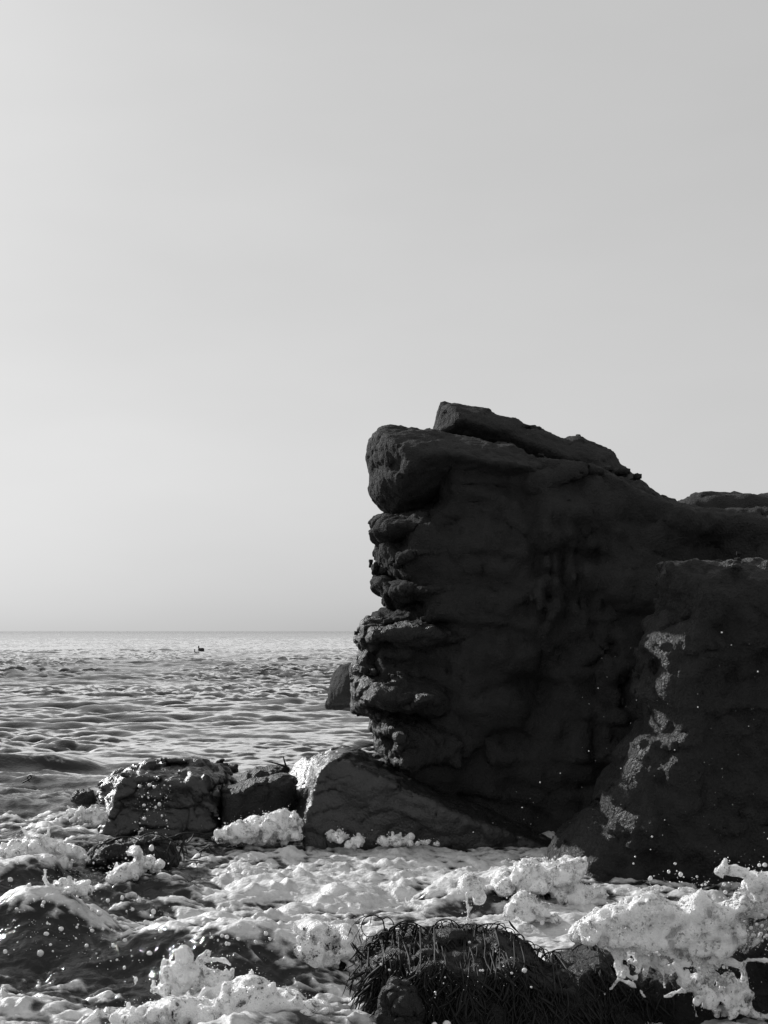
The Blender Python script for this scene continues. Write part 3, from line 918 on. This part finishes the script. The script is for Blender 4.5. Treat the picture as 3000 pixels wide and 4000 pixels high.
splash(10.6, [
    (rr6([(1150,430), (1220,350), (1290,305), (1400,275), (1500,255), (1580,270), (1659,255)]) + rr7([(170,252), (260,280), (340,252), (490,268), (490,330), (430,400), (260,470), (0,500), (-150,480)]), 150, 18, 46),
    (rr7([(240,450), (330,430), (430,425), (530,440), (600,440), (615,520), (500,580), (250,560)]), 60, 14, 36),
], [rr7([(330,450,10), (370,430,7), (430,430,6)]), rr6([(1190,400,10), (1200,360,7)])], 0.013, "foaming wave crest washing against the foot of the stack's right buttress", 2, lump=0.024, depth=0.5)
splash(9.6, [(rr6([(975,410), (1010,370), (1060,358), (1120,385), (1140,430), (1080,480), (1010,470)]), 22, 16, 30), (rr6([(1080,540), (1085,470), (1110,440), (1150,500), (1150,560)]), 10, 12, 26),
             (rr7([(-50,560), (0,480), (100,470), (200,540), (260,620), (330,640), (330,690), (100,680), (-60,640)]), 50, 10, 26)],
       [rr7([(0,560,10), (30,520,8), (90,480,7)]), rr7([(120,620,9), (200,560,9), (270,560,8)]), rr7([(220,650,8), (280,620,9), (320,660,9)])], 0.013,
       "knobs of foam standing up in the channel between the two splashes", 3, lump=0.015, depth=0.25)
splash(7.9, [(rr6([(1010,700), (1030,640), (1060,700)]), 4, 4, 6)], [rr6([(1042,725,5), (1040,650,4), (1045,600,5), (1036,540,4), (1034,480,5)]), rr6([(1042,600,4), (1060,575,5)])], 0.006,
       "thin upright jet of water above the kelp", 4, k=0.006, lump=0.004, fine=0.002)
splash(8.35, [(r5([(1265,640), (1275,590), (1350,568), (1420,563), (1500,568), (1545,610), (1560,760), (1400,790), (1230,770), (1190,740), (1240,690)]), 120, 18, 46)],
       [r5([(1285,600,10), (1275,580,7), (1268,560,4)]), r5([(1260,680,8), (1220,685,6), (1210,690,5)]), r5([(1215,830,4), (1220,780,6), (1215,740,8)])], 0.011,
       "rounded burst of foam at the kelp-covered rock's left end", 5, lump=0.018, depth=0.5)
splash(7.55, [(r5([(755,700), (770,670), (800,660), (830,690), (825,740), (780,760)]), 18, 20, 34), (r5([(700,720), (760,720), (850,750), (1000,770), (1030,800), (960,860), (700,880), (640,860), (690,800)]), 90, 16, 40)],
       [r5([(715,800,12), (705,750,9), (708,720,9)]), r5([(840,745,10), (865,710,8), (890,685,7), (900,690,7), (888,715,7), (860,750,7)]), r5([(890,725,6), (930,715,8), (970,720,9), (995,740,8)]), r5([(660,830,10), (660,805,5)]), r5([(583,830,3), (586,800,6)])], 0.010,
       "splash with a round knob and looping strands of foam below the dark wave", 6, k=0.02, lump=0.012, depth=0.3)
splash(7.25, [(r5([(480,960), (560,920), (640,910), (760,880), (850,870), (930,840), (1000,810), (1080,795), (1140,815), (1240,860), (1330,890), (1430,920), (1450,1010), (900,1040), (480,1040)]), 170, 26, 70)],
       [r5([(850,900,10), (890,850,10), (960,840,9)]), r5([(930,930,9), (960,880,8), (1000,830,9), (1080,795,9), (1140,820,10)]), r5([(1400,930,9), (1395,890,5)]), r5([(360,990,12), (420,950,14), (470,960,14)])], 0.011,
       "smooth swollen mound of foam along the water's near edge", 7, lump=0.014, depth=0.5)
splash(11.6, [(r5([(-40,250), (60,195), (130,183), (200,190), (290,220), (360,240), (385,290), (300,330), (-40,330)]), 110, 16, 44)],
       [r5([(130,200,8), (110,170,6), (88,140,4)]), r5([(205,190,8), (212,150,4), (210,130,3)]), r5([(140,180,5), (170,155,4)]), r5([(20,250,7), (5,225,5)])], 0.014,
       "foamy wave top with small spikes of water, left of the floating kelp", 8, lump=0.02, depth=0.6)
splash(9.0, [(r5([(230,370), (320,370), (420,405), (400,440), (300,440), (220,440)]), 40, 12, 26), (r5([(-30,860), (60,780), (160,760), (220,820), (200,880), (0,930)]), 30, 10, 26)],
       [r5([(250,390,12), (200,430,10), (180,480,8), (165,530,8), (140,590,8), (80,640,9), (50,690,10), (0,740,9)]), r5([(195,330,4), (192,370,6), (210,400,8)]), r5([(160,560,6), (200,520,6), (260,430,8)]),
        r5([(80,760,8), (95,740,7), (110,760,5)]), r5([(150,730,6), (150,770,4), (155,800,6)]), r5([(270,790,6), (278,760,5)]), r5([(100,440,9), (120,400,7), (130,390,5)]), r5([(40,780,10), (60,800,10), (90,830,8)])], 0.010,
       "ragged arc of water thrown up beside the dark wave", 9, k=0.015, lump=0.012, depth=0.3)
splash(11.0, [(r5([(450,380), (480,330), (560,300), (600,265), (640,265), (740,310), (690,330), (560,390)]), 60, 12, 30), (r5([(540,270), (570,230), (610,230), (615,270)]), 12, 12, 24)],
       [r5([(500,330,6), (505,300,5)])], 0.013, "small foam heap in front of the floating kelp", 10, lump=0.016, depth=0.4)
splash(13.0, [(rr4([(690,450), (800,395), (900,355), (960,350), (1040,340), (1085,400), (1100,470), (1000,500), (700,490)]), 110, 12, 34), (rr4([(1190,480), (1200,440), (1250,432), (1290,450), (1290,490)]), 18, 12, 22)],
       [], 0.016, "grey foam surging up the foot of the grooved boulder", 11, lump=0.022, depth=0.5)
splash(12.9, [(rr6([(240,180), (260,110), (300,120), (360,100), (380,150), (330,190)]), 14, 12, 24), (rr6([(450,140), (490,100), (520,130), (610,80), (600,140), (690,80), (680,150), (860,130), (860,170), (460,170)]), 40, 8, 20)],
       [rr6([(590,130,10), (605,85,6)])], 0.014, "small peaks of foam along the foot of the stack", 12, lump=0.014, depth=0.3)
splash(16.6, [(rr4([(500,190), (530,165), (600,150), (650,128), (700,140), (745,165), (750,195)]), 45, 10, 24)], [], 0.018, "white water breaking behind the blocky boulder", 13, lump=0.02, depth=0.4)
splash(13.2, [(rr4([(30,395), (80,345), (150,315), (210,330), (240,365), (270,400), (200,420)]), 50, 8, 22)], [], 0.016, "foam piled against the boulder's sunlit end", 14, lump=0.02, depth=0.4)


# ------------------------------------------------------------------ spray: single drops in the air
import bmesh
_bm = bmesh.new(); bmesh.ops.create_icosphere(_bm, subdivisions=2, radius=1.0)
ICO_V = np.array([v.co[:] for v in _bm.verts]); ICO_F = np.array([[v.index for v in f.verts] for f in _bm.faces]); _bm.free()


def spray(poly, d0, d1, n, ra, rb, label, seed, extra=()):
    r = np.random.default_rng(seed)
    P = np.array(poly, float)[:, :2]
    n = int(n * 2.2)
    lo, hi = P.min(0), P.max(0)
    got = list(extra)
    while len(got) < n + len(extra):
        u, v = lo + (hi - lo) * r.random(2)
        if poly_sdf(P, np.array([u]), np.array([v]))[0] < 0:
            got.append((u, v, 0.5 * ra + (rb - 0.5 * ra) * r.random() ** 6))
    VV, FF = [], []
    for i, (u, v, rad) in enumerate(got):
        d = d0 + (d1 - d0) * r.random()
        R = rad / F_PX * d
        sc = 1 + 0.35 * (r.random(3) - 0.5)
        wob = 1 + 0.18 * perlin(ICO_V[:, 0] * 1.2 + i * 3.1, ICO_V[:, 1] * 1.2, ICO_V[:, 2] * 1.2)
        VV.append(ICO_V * sc * R * wob[:, None] + W(u, v, d)); FF.append(ICO_F + i * len(ICO_V))
    o = link("spray", np_mesh("spray", np.concatenate(VV), np.concatenate(FF)), M_DROP)
    tag(o, label, "spray", kind="stuff")


spray(rr4([(370,200), (520,200), (520,420), (540,520), (380,500), (340,440)]), 12.4, 13.4, 70, 2.0, 9, "white drops flying in front of the blocky boulder and floating kelp", 1, rr4([(432,512,11), (485,505,6), (290,415,0.1), (425,490,6)]))
spray(r5([(380,440), (640,450), (1250,590), (1250,720), (700,640), (560,780), (250,720), (20,700), (20,380)]), 7.6, 8.4, 130, 2.2, 10, "white drops scattered over the dark wave", 2,
      r5([(430,517,12), (497,540,8), (398,592,9), (490,657,9), (573,500,7), (466,462,9), (960,615,8), (978,648,8), (1150,605,8), (175,690,14), (942,634,5), (1000,686,5), (1187,632,4), (45,372,9), (528,450,9), (655,235,12)]))
spray(rr7([(500,500), (700,470), (1000,320), (1500,420), (1300,460), (900,470)]), 7.1, 7.5, 40, 2.2, 9, "white drops above the big burst of foam", 3,
      rr7([(1015,340,7), (1092,357,9), (1057,288,6), (1602,298,9), (1638,296,9), (1533,320,5), (1382,473,9), (1640,470,9), (967,497,9), (907,113,4), (798,243,4), (787,287,4), (757,455,6), (908,452,6)]))
spray(rr7([(1480,640), (1660,600), (1660,900), (1520,850)]), 6.95, 7.2, 22, 3, 8, "white drops beside the big burst of foam over dark rock", 4, rr7([(1620,690,7), (1580,642,7)]))
spray(rr6([(420,850), (1400,850), (1400,1120), (800,1300), (560,1000)]) , 6.85, 6.95, 36, 1.6, 5, "white drops against the dark kelp", 5, rr6([(1407,980,10), (532,977,5), (478,940,6), (447,890,6), (1052,797,5), (1122,980,5), (1138,980,5), (1452,1088,5), (905,1325,14), (825,1330,12)]))
spray(r2([(1100,150), (1659,150), (1659,950), (800,950), (550,900), (700,800)]), 9.5, 10.5, 40, 1.8, 4, "tiny drops in the air before the dark stack", 6)
spray(rr4([(-200,420), (170,480), (480,620), (0,700), (-200,640)]), 10.4, 11.4, 90, 2.0, 6, "fine drops over the foamy wave top at the left", 7)
spray(rr6([(1250,260), (1659,240), (1640,300), (1300,330)]), 10.2, 10.6, 40, 2.0, 5, "fine drops over the wave crest at the buttress", 8)


# ------------------------------------------------------------------ kelp
def spline(P, n):
    P = np.asarray(P, float)
    P = np.vstack([2 * P[0] - P[1], P, 2 * P[-1] - P[-2]])
    out = []
    m = len(P) - 3
    for i in np.linspace(0, m - 1e-6, n):
        k = int(i); t = i - k
        a, b, c, e = P[k:k + 4]
        out.append(0.5 * (2 * b + (c - a) * t + (2 * a - 5 * b + 4 * c - e) * t * t + (3 * b - a - 3 * c + e) * t ** 3))
    return np.array(out)


def tube(path, r0, r1, sides=6):
    n = len(path)
    T = np.gradient(path, axis=0)
    T /= np.maximum(np.linalg.norm(T, axis=1)[:, None], 1e-9)
    up = np.array([0.3, 1.0, 0.2])
    A = np.cross(T, up); A /= np.maximum(np.linalg.norm(A, axis=1)[:, None], 1e-9)
    B = np.cross(T, A)
    t = np.linspace(0, 1, n)
    rad = (r0 + (r1 - r0) * t) * (1 - 0.6 * sstep(0.92, 1.0, t))
    ang = np.linspace(0, 2 * np.pi, sides, endpoint=False)
    V = path[:, None, :] + rad[:, None, None] * (np.cos(ang)[None, :, None] * A[:, None, :] + np.sin(ang)[None, :, None] * B[:, None, :])
    V = V.reshape(-1, 3)
    Q = []
    for i in range(n - 1):
        for j in range(sides):
            k = (j + 1) % sides
            Q.append((i * sides + j, i * sides + k, (i + 1) * sides + k, (i + 1) * sides + j))
    V = np.vstack([V, path[0], path[-1]])
    a, b = n * sides, n * sides + 1
    for j in range(0, sides, 2):
        Q.append((a, (j + 2) % sides, (j + 1) % sides, j))
        Q.append((b, (n - 1) * sides + j, (n - 1) * sides + j + 1, (n - 1) * sides + (j + 2) % sides))
    return V, np.array(Q)


def blade_mesh(seed):
    """a kelp blade hanging from the origin, one metre long before scaling"""
    r = np.random.default_rng(seed)
    n = 9
    t = np.linspace(0, 1, n)
    wdt = 0.16 * np.sin(np.pi * np.clip(t * 0.93 + 0.05, 0, 1)) ** 0.7 * (1 - 0.35 * t)
    bend = 0.18 * (r.random() - 0.5) * t ** 2 * 3
    V, Q = [], []
    for i in range(n):
        tw = 0.8 * t[i] * (r.random() - 0.3)
        c, s_ = math.cos(tw), math.sin(tw)
        w_, th_ = wdt[i] / 2, 0.012
        for a, b in ((-w_, 0), (0, -th_), (w_, 0), (0, th_)):
            V.append((bend[i] + a * c - b * s_, a * s_ + b * c + 0.05 * math.sin(4 * t[i]), -t[i]))
    for i in range(n - 1):
        for j in range(4):
            k = (j + 1) % 4
            Q.append((i * 4 + j, i * 4 + k, (i + 1) * 4 + k, (i + 1) * 4 + j))
    Q.append((3, 2, 1, 0)); Q.append(tuple((n - 1) * 4 + j for j in range(4)))
    me = np_mesh("blade", V, Q)
    me.materials.append(M_KELP)
    return me


BLADES = [blade_mesh(i) for i in range(5)]
from mathutils.bvhtree import BVHTree
rk = random.Random(5)


def stalk(parent, path, r0, r1, blades=(), hang=(0.05, 0.12)):
    """one stalk as a part, its blades as sub-parts"""
    p0 = path[0]
    V, Q = tube(path, r0, r1)
    o = link("stalk", np_mesh("stalk", V - np.array(parent.location), Q), M_KELP, parent)
    for t in blades:
        q = path[min(len(path) - 1, int(t * (len(path) - 1)))]
        b = link("blade", rk.choice(BLADES), None, o, loc=q - np.array(parent.location))
        s_ = rk.uniform(*hang)
        b.scale = (s_, s_, s_)
        b.rotation_euler = (rk.uniform(-0.4, 0.4), rk.uniform(-0.7, 0.7), rk.uniform(0, 6.28))
    return o


kelp = empty("kelp", (0.35, 7.5, 0.0))
tag(kelp, "wet kelp with arching stalks and hanging blades covering the low foreground rock", "kelp")
KD = 7.55
hand = [
    ([(520,770), (500,700), (485,650), (430,622), (360,635), (315,668), (285,700)], 9, 3, (0.55, 0.8, 1.0)),
    ([(430,622), (375,640), (352,690), (362,735), (392,760), (440,755), (500,735)], 6, 4, (0.5, 0.65)),
    ([(352,690), (330,730), (310,760), (300,790), (280,805)], 4, 2, (0.5, 0.9, 1.0)),
    ([(362,735), (345,760), (335,745)], 3, 2, (1.0,)),
    ([(485,650), (520,635), (555,665), (565,720), (560,780)], 7, 5, (0.6, 0.9)),
    ([(515,745), (560,695), (600,668), (655,657), (710,680), (770,715), (810,770)], 10, 6, (0.3, 0.5, 0.65, 0.8)),
    ([(540,720), (600,680), (660,672), (700,700), (720,760)], 6, 4, (0.3, 0.5, 0.7)),
    ([(640,720), (680,690), (730,690), (780,740), (790,790)], 6, 4, (0.4, 0.7)),
    ([(830,740), (828,690), (850,660), (900,646), (950,662), (985,695), (1010,740)], 9, 6, (0.2, 0.4, 0.6, 0.8)),
    ([(850,735), (870,680), (910,665), (950,690), (960,740)], 5, 3, (0.3, 0.6, 0.9)),
    ([(880,740), (900,690), (940,680), (1000,720)], 4, 3, (0.5, 0.8)),
    ([(1000,740), (1015,690), (1050,680), (1090,690)], 5, 3, (0.5, 0.8)),
    ([(1085,730), (1110,695), (1150,680), (1210,678), (1260,690), (1300,735), (1320,790)], 9, 6, (0.2, 0.4, 0.6, 0.8)),
    ([(1180,710), (1210,675), (1250,662), (1305,655)], 6, 2, (0.6, 1.0)),
    ([(1160,760), (1165,720), (1170,690), (1195,682)], 5, 3, (0.5,)),
    ([(1270,740), (1320,735), (1370,770), (1400,800)], 7, 4, (0.3, 0.7)),
    ([(1380,800), (1430,815), (1480,813), (1510,825), (1560,828), (1610,828)], 5, 4, (0.5,)),
    ([(1400,800), (1440,830), (1500,855), (1540,870), (1560,900)], 8, 6, (0.4, 0.8)),
    ([(1565,900), (1580,862), (1620,845), (1700,840), (1740,842)], 8, 6, (0.3, 0.6)),
    ([(1715,855), (1745,825), (1790,808), (1840,800), (1870,820), (1890,880)], 9, 7, (0.3, 0.6, 0.9)),
    ([(430,870), (395,840), (350,825), (330,835), (335,850), (390,850)], 5, 3, (0.4, 0.7)),
    ([(420,830), (380,820), (345,845), (320,870)], 4, 2, (0.8, 1.0)),
    ([(500,790), (420,800), (370,850), (345,920), (350,990)], 9, 6, (0.3, 0.5, 0.7, 1.0)),
    ([(370,1000), (330,970), (300,975), (275,990)], 4, 2, (0.7, 1.0)),
    ([(370,980), (330,985), (300,1020), (292,1060)], 4, 3, (0.5, 0.8, 1.0)),
    ([(420,960), (390,1040), (345,1080), (325,1100)], 5, 3, (0.5, 0.8, 1.0)),
    ([(480,1000), (450,1060), (420,1100), (400,1140)], 6, 3, (0.6, 0.9)),
]
for pts, ra, rb, bl in hand:
    P = [W(u, v, KD + 0.02 * math.sin(i * 1.3 + len(pts)) - 0.03 * i / len(pts)) for i, (u, v) in enumerate(r6(pts))]
    stalk(kelp, spline(P, 6 * len(P)), ra * 0.603 / F_PX * KD * 0.62, rb * 0.603 / F_PX * KD * 0.62, bl, (0.05, 0.11))

tree = BVHTree.FromPolygons([v.co[:] for v in KELP_ROCK.data.vertices], [p.vertices[:] for p in KELP_ROCK.data.polygons])
crest = np.array(r6([(380,860), (450,800), (520,750), (640,712), (760,705), (870,712), (1000,712), (1110,705), (1240,705), (1330,750), (1400,805), (1480,862), (1560,890), (1700,870), (1860,815), (2000,900), (2300,920)]))


def drape(u, v, length, lift, sway):
    """a strand that rises from the crest, tips over and hangs down the rock's front"""
    pts = [W(u, v + 25, KD + 0.02), W(u + sway * 0.2, v - lift, KD - 0.02)]
    u2, v2 = u + sway * 0.5, v - lift * 0.4
    steps = max(4, int(length / 35))
    for k in range(1, steps + 1):
        uu, vv = u2 + sway * k / steps + 6 * math.sin(k * 1.7 + u), v2 + length * k / steps
        P = W(uu, vv, KD)
        hit = tree.ray_cast(Vector((P[0], 4.0, P[2])), Vector((0, 1, 0)))
        yy = min(hit[0].y if hit[0] is not None else KD, KD + 0.2) - rk.uniform(0.008, 0.03)
        pts.append(np.array([P[0], yy, P[2]]))
    return spline(pts, 5 * len(pts))


for i in range(46):      # the strands along the crest, one by one
    t = rk.uniform(0, len(crest) - 1.001); k = int(t)
    u, v = crest[k] + (crest[k + 1] - crest[k]) * (t - k)
    path = drape(u, v + 6, rk.uniform(50, 170), rk.uniform(2, 20), rk.uniform(-40, 40))
    r0 = rk.uniform(0.004, 0.007)
    stalk(kelp, path, r0, r0 * 0.5, [rk.uniform(0.3, 1) for _ in range(4)], (0.05, 0.10))
for i in range(26):      # loops that stand clear of the crest
    t = rk.uniform(0.3, 12.5); k = int(t)
    u, v = crest[k] + (crest[k + 1] - crest[k]) * (t - k)
    w_, h_, ph = rk.uniform(12, 40), rk.uniform(8, 26), rk.uniform(-10, 10)
    P = [W(u - w_ * math.cos(q) + ph * math.sin(q), v + 10 - (h_ + 10) * math.sin(q), KD - 0.02 + 0.05 * math.cos(q + i)) for q in np.linspace(0, rk.uniform(2.6, 3.9), 8)]
    stalk(kelp, spline(P, 30), rk.uniform(0.004, 0.006), 0.0025, (rk.uniform(0.4, 0.9), 1.0), (0.03, 0.07))
VV, FF, base = [], [], 0
for i in range(150):     # the mass hanging below them
    t = rk.uniform(0, len(crest) - 1.001); k = int(t)
    u, v = crest[k] + (crest[k + 1] - crest[k]) * (t - k)
    path = drape(u, v + rk.uniform(5, 160), rk.uniform(40, 170), rk.uniform(0, 8), rk.uniform(-110, 110))
    r0 = rk.uniform(0.004, 0.009)
    V, Q = tube(path[::2], r0, r0 * 0.4, 4)
    VV.append(V); FF.append(Q + base); base += len(V)
BV = [np.array([v.co[:] for v in b.vertices]) for b in BLADES]
BF = np.array([p.vertices[:] for p in BLADES[0].polygons])
for i in range(1300):     # blades lying over it
    t = rk.uniform(0, len(crest) - 1.001); k = int(t)
    u, v = crest[k] + (crest[k + 1] - crest[k]) * (t - k)
    P = W(u + rk.uniform(-20, 20), v + rk.uniform(-4, 230), KD)
    hit = tree.ray_cast(Vector((P[0], 4.0, P[2])), Vector((0, 1, 0)))
    if hit[0] is None or hit[0].y > KD + 0.3:
        continue
    a_, s_ = rk.uniform(-1.0, 1.0), rk.uniform(0.05, 0.14)
    R_ = np.array(Matrix.Rotation(a_, 3, 'Y') @ Matrix.Rotation(rk.uniform(-0.8, 0.8), 3, 'Z') @ Matrix.Rotation(rk.uniform(-0.5, 0.1), 3, 'X'))
    V = (BV[i % 5] * s_) @ R_.T + np.array([P[0], hit[0].y - rk.uniform(0.01, 0.04), P[2]])
    VV.append(V); FF.append(BF + base); base += len(V)
o = link("kelp_mat", np_mesh("kelp_mat", np.concatenate(VV) - np.array(kelp.location), np.concatenate(FF)), M_KELP, kelp)
o["kind"] = "stuff"

# second patch of kelp, awash below the blocky boulder
o = rock("low_rock", r4([(150,580), (190,520), (240,485), (330,470), (420,465), (490,480), (530,520), (545,580)]), 12.3, 0.3, 0.5, 0.022, M_WET, None, inset=0.1, amp=0.04, freq=4.0, seed=81, fine=0.016)
tag(o, "ragged black rock under the floating kelp, below the blocky boulder", "rock")
kelp2 = empty("kelp", (-1.9, 12.1, 0.1))
tag(kelp2, "tangle of dark kelp afloat in foam below the blocky boulder", "kelp")
for pts, ra, rb, bl in [
    ([(520,470), (560,450), (620,445), (660,452), (695,468)], 7, 4, (0.5, 1.0)), ([(500,470), (545,460), (570,485), (585,515)], 6, 3, (0.6, 0.9)), ([(640,530), (665,512), (690,494)], 8, 3, (0.3, 0.8)),
    ([(480,490), (520,500), (535,540), (530,565)], 7, 4, (0.5, 0.8)), ([(440,480), (500,475), (540,490), (575,520)], 6, 4, (0.5, 0.9)), ([(540,460), (570,452), (590,470), (575,500)], 5, 3, (0.5,)),
    ([(380,470), (420,450), (470,455), (510,480)], 6, 4, (0.3, 0.7)), ([(240,490), (300,465), (360,470), (400,500)], 6, 4, (0.4, 0.8)), ([(500,520), (510,560), (500,575)], 6, 4, (0.4, 0.8)),
    ([(170,540), (200,500), (250,490)], 5, 3, (0.5,)), ([(580,570), (620,565), (660,570)], 6, 3, (0.5,)), ([(400,500), (450,520), (480,560)], 6, 4, (0.3, 0.6))]:
    P = [W(u, v, 11.9) for u, v in r4(pts)]
    stalk(kelp2, spline(P, 6 * len(P)), ra * 0.904 / F_PX * 11.9 * 0.55, rb * 0.904 / F_PX * 11.9 * 0.55, bl, (0.08, 0.2))
# stalks on the rock hump, and one adrift
tw = empty("kelp", (-1.2, 15.1, 0.7))
tag(tw, "two thin dark stalks sticking up from the rock hump", "kelp")
for pts in ([(1030,172), (1000,155), (965,145), (935,138)], [(1020,172), (1012,150), (1006,130), (1003,115)]):
    P = [W(u, v, 15.1) for u, v in r4(pts)]
    stalk(tw, spline(P, 18), 0.014, 0.006)
dr = empty("kelp", (-3.9, 17.5, 0.05))
tag(dr, "single curled kelp stalk adrift in the open water", "kelp")
stalk(dr, spline([W(u, v, 17.6) for u, v in ((88, 3058), (110, 3046), (122, 3036), (118, 3028), (108, 3036), (112, 3050), (120, 3056))], 36), 0.010, 0.006)


# ------------------------------------------------------------------ two birds on the water
def bird(name, pts, radii, loc, label):
    """one body: chain of tapered capsules melted together"""
    pts = np.array(pts); lo, hi = pts.min(0) - 0.2, pts.max(0) + 0.2
    vx = 0.014
    n = np.ceil((hi - lo) / vx).astype(int) + 1
    ax = [lo[i] + vx * np.arange(n[i]) for i in range(3)]
    Fd = np.full(n, 1.0)
    for (a, b, ra, rb, sq) in radii:
        A, B = pts[a], pts[b]; e = B - A
        X, Y, Z = ax[0][:, None, None] - A[0], ax[1][None, :, None] - A[1], ax[2][None, None, :] - A[2]
        t = np.clip((X * e[0] + Y * e[1] + Z * e[2]) / (e @ e), 0, 1)
        g = np.sqrt((X - e[0] * t) ** 2 + (Y - e[1] * t) ** 2 + ((Z - e[2] * t) / sq) ** 2) - (ra + (rb - ra) * t)
        Fd = smin(Fd, g * min(1, sq), 0.03)
    V, Q = surface_nets(Fd, lo, vx)
    o = link(name, np_mesh(name, V, Q), M_BIRD, loc=loc)
    tag(o, label, "seabird")


def sea_z(x, y):
    return float(sea_height(np.array([x]), np.array([y]))[0][0])


d1 = 122.0
p = (wx(768, d1), d1, wz(2551, d1))
bird("seabird", [(-0.14, 0, 0.02), (0.2, 0, 0.03), (0.34, 0, 0.0), (-0.19, 0, 0.2), (-0.17, 0, 0.34), (-0.3, 0, 0.33)],
     [(0, 1, 0.09, 0.07, 0.8), (1, 2, 0.06, 0.02, 0.7), (0, 3, 0.06, 0.04, 1), (3, 4, 0.04, 0.045, 1), (4, 5, 0.03, 0.01, 1)], p, "smaller seabird low in the water with upright neck")
d2 = 134.0
p = (wx(784, d2), d2, wz(2541, d2))
bird("seabird", [(-0.12, 0, 0.08), (0.2, 0, 0.1), (0.33, 0, 0.02), (-0.22, 0, 0.3), (-0.2, 0, 0.46), (-0.27, 0, 0.3), (-0.24, 0, -0.05)],
     [(0, 1, 0.17, 0.18, 1), (1, 2, 0.15, 0.05, 0.9), (0, 3, 0.09, 0.06, 1), (3, 4, 0.05, 0.06, 1), (4, 5, 0.04, 0.015, 1)], p, "bulky seabird with rounded body and raised head, afloat behind a smaller one")
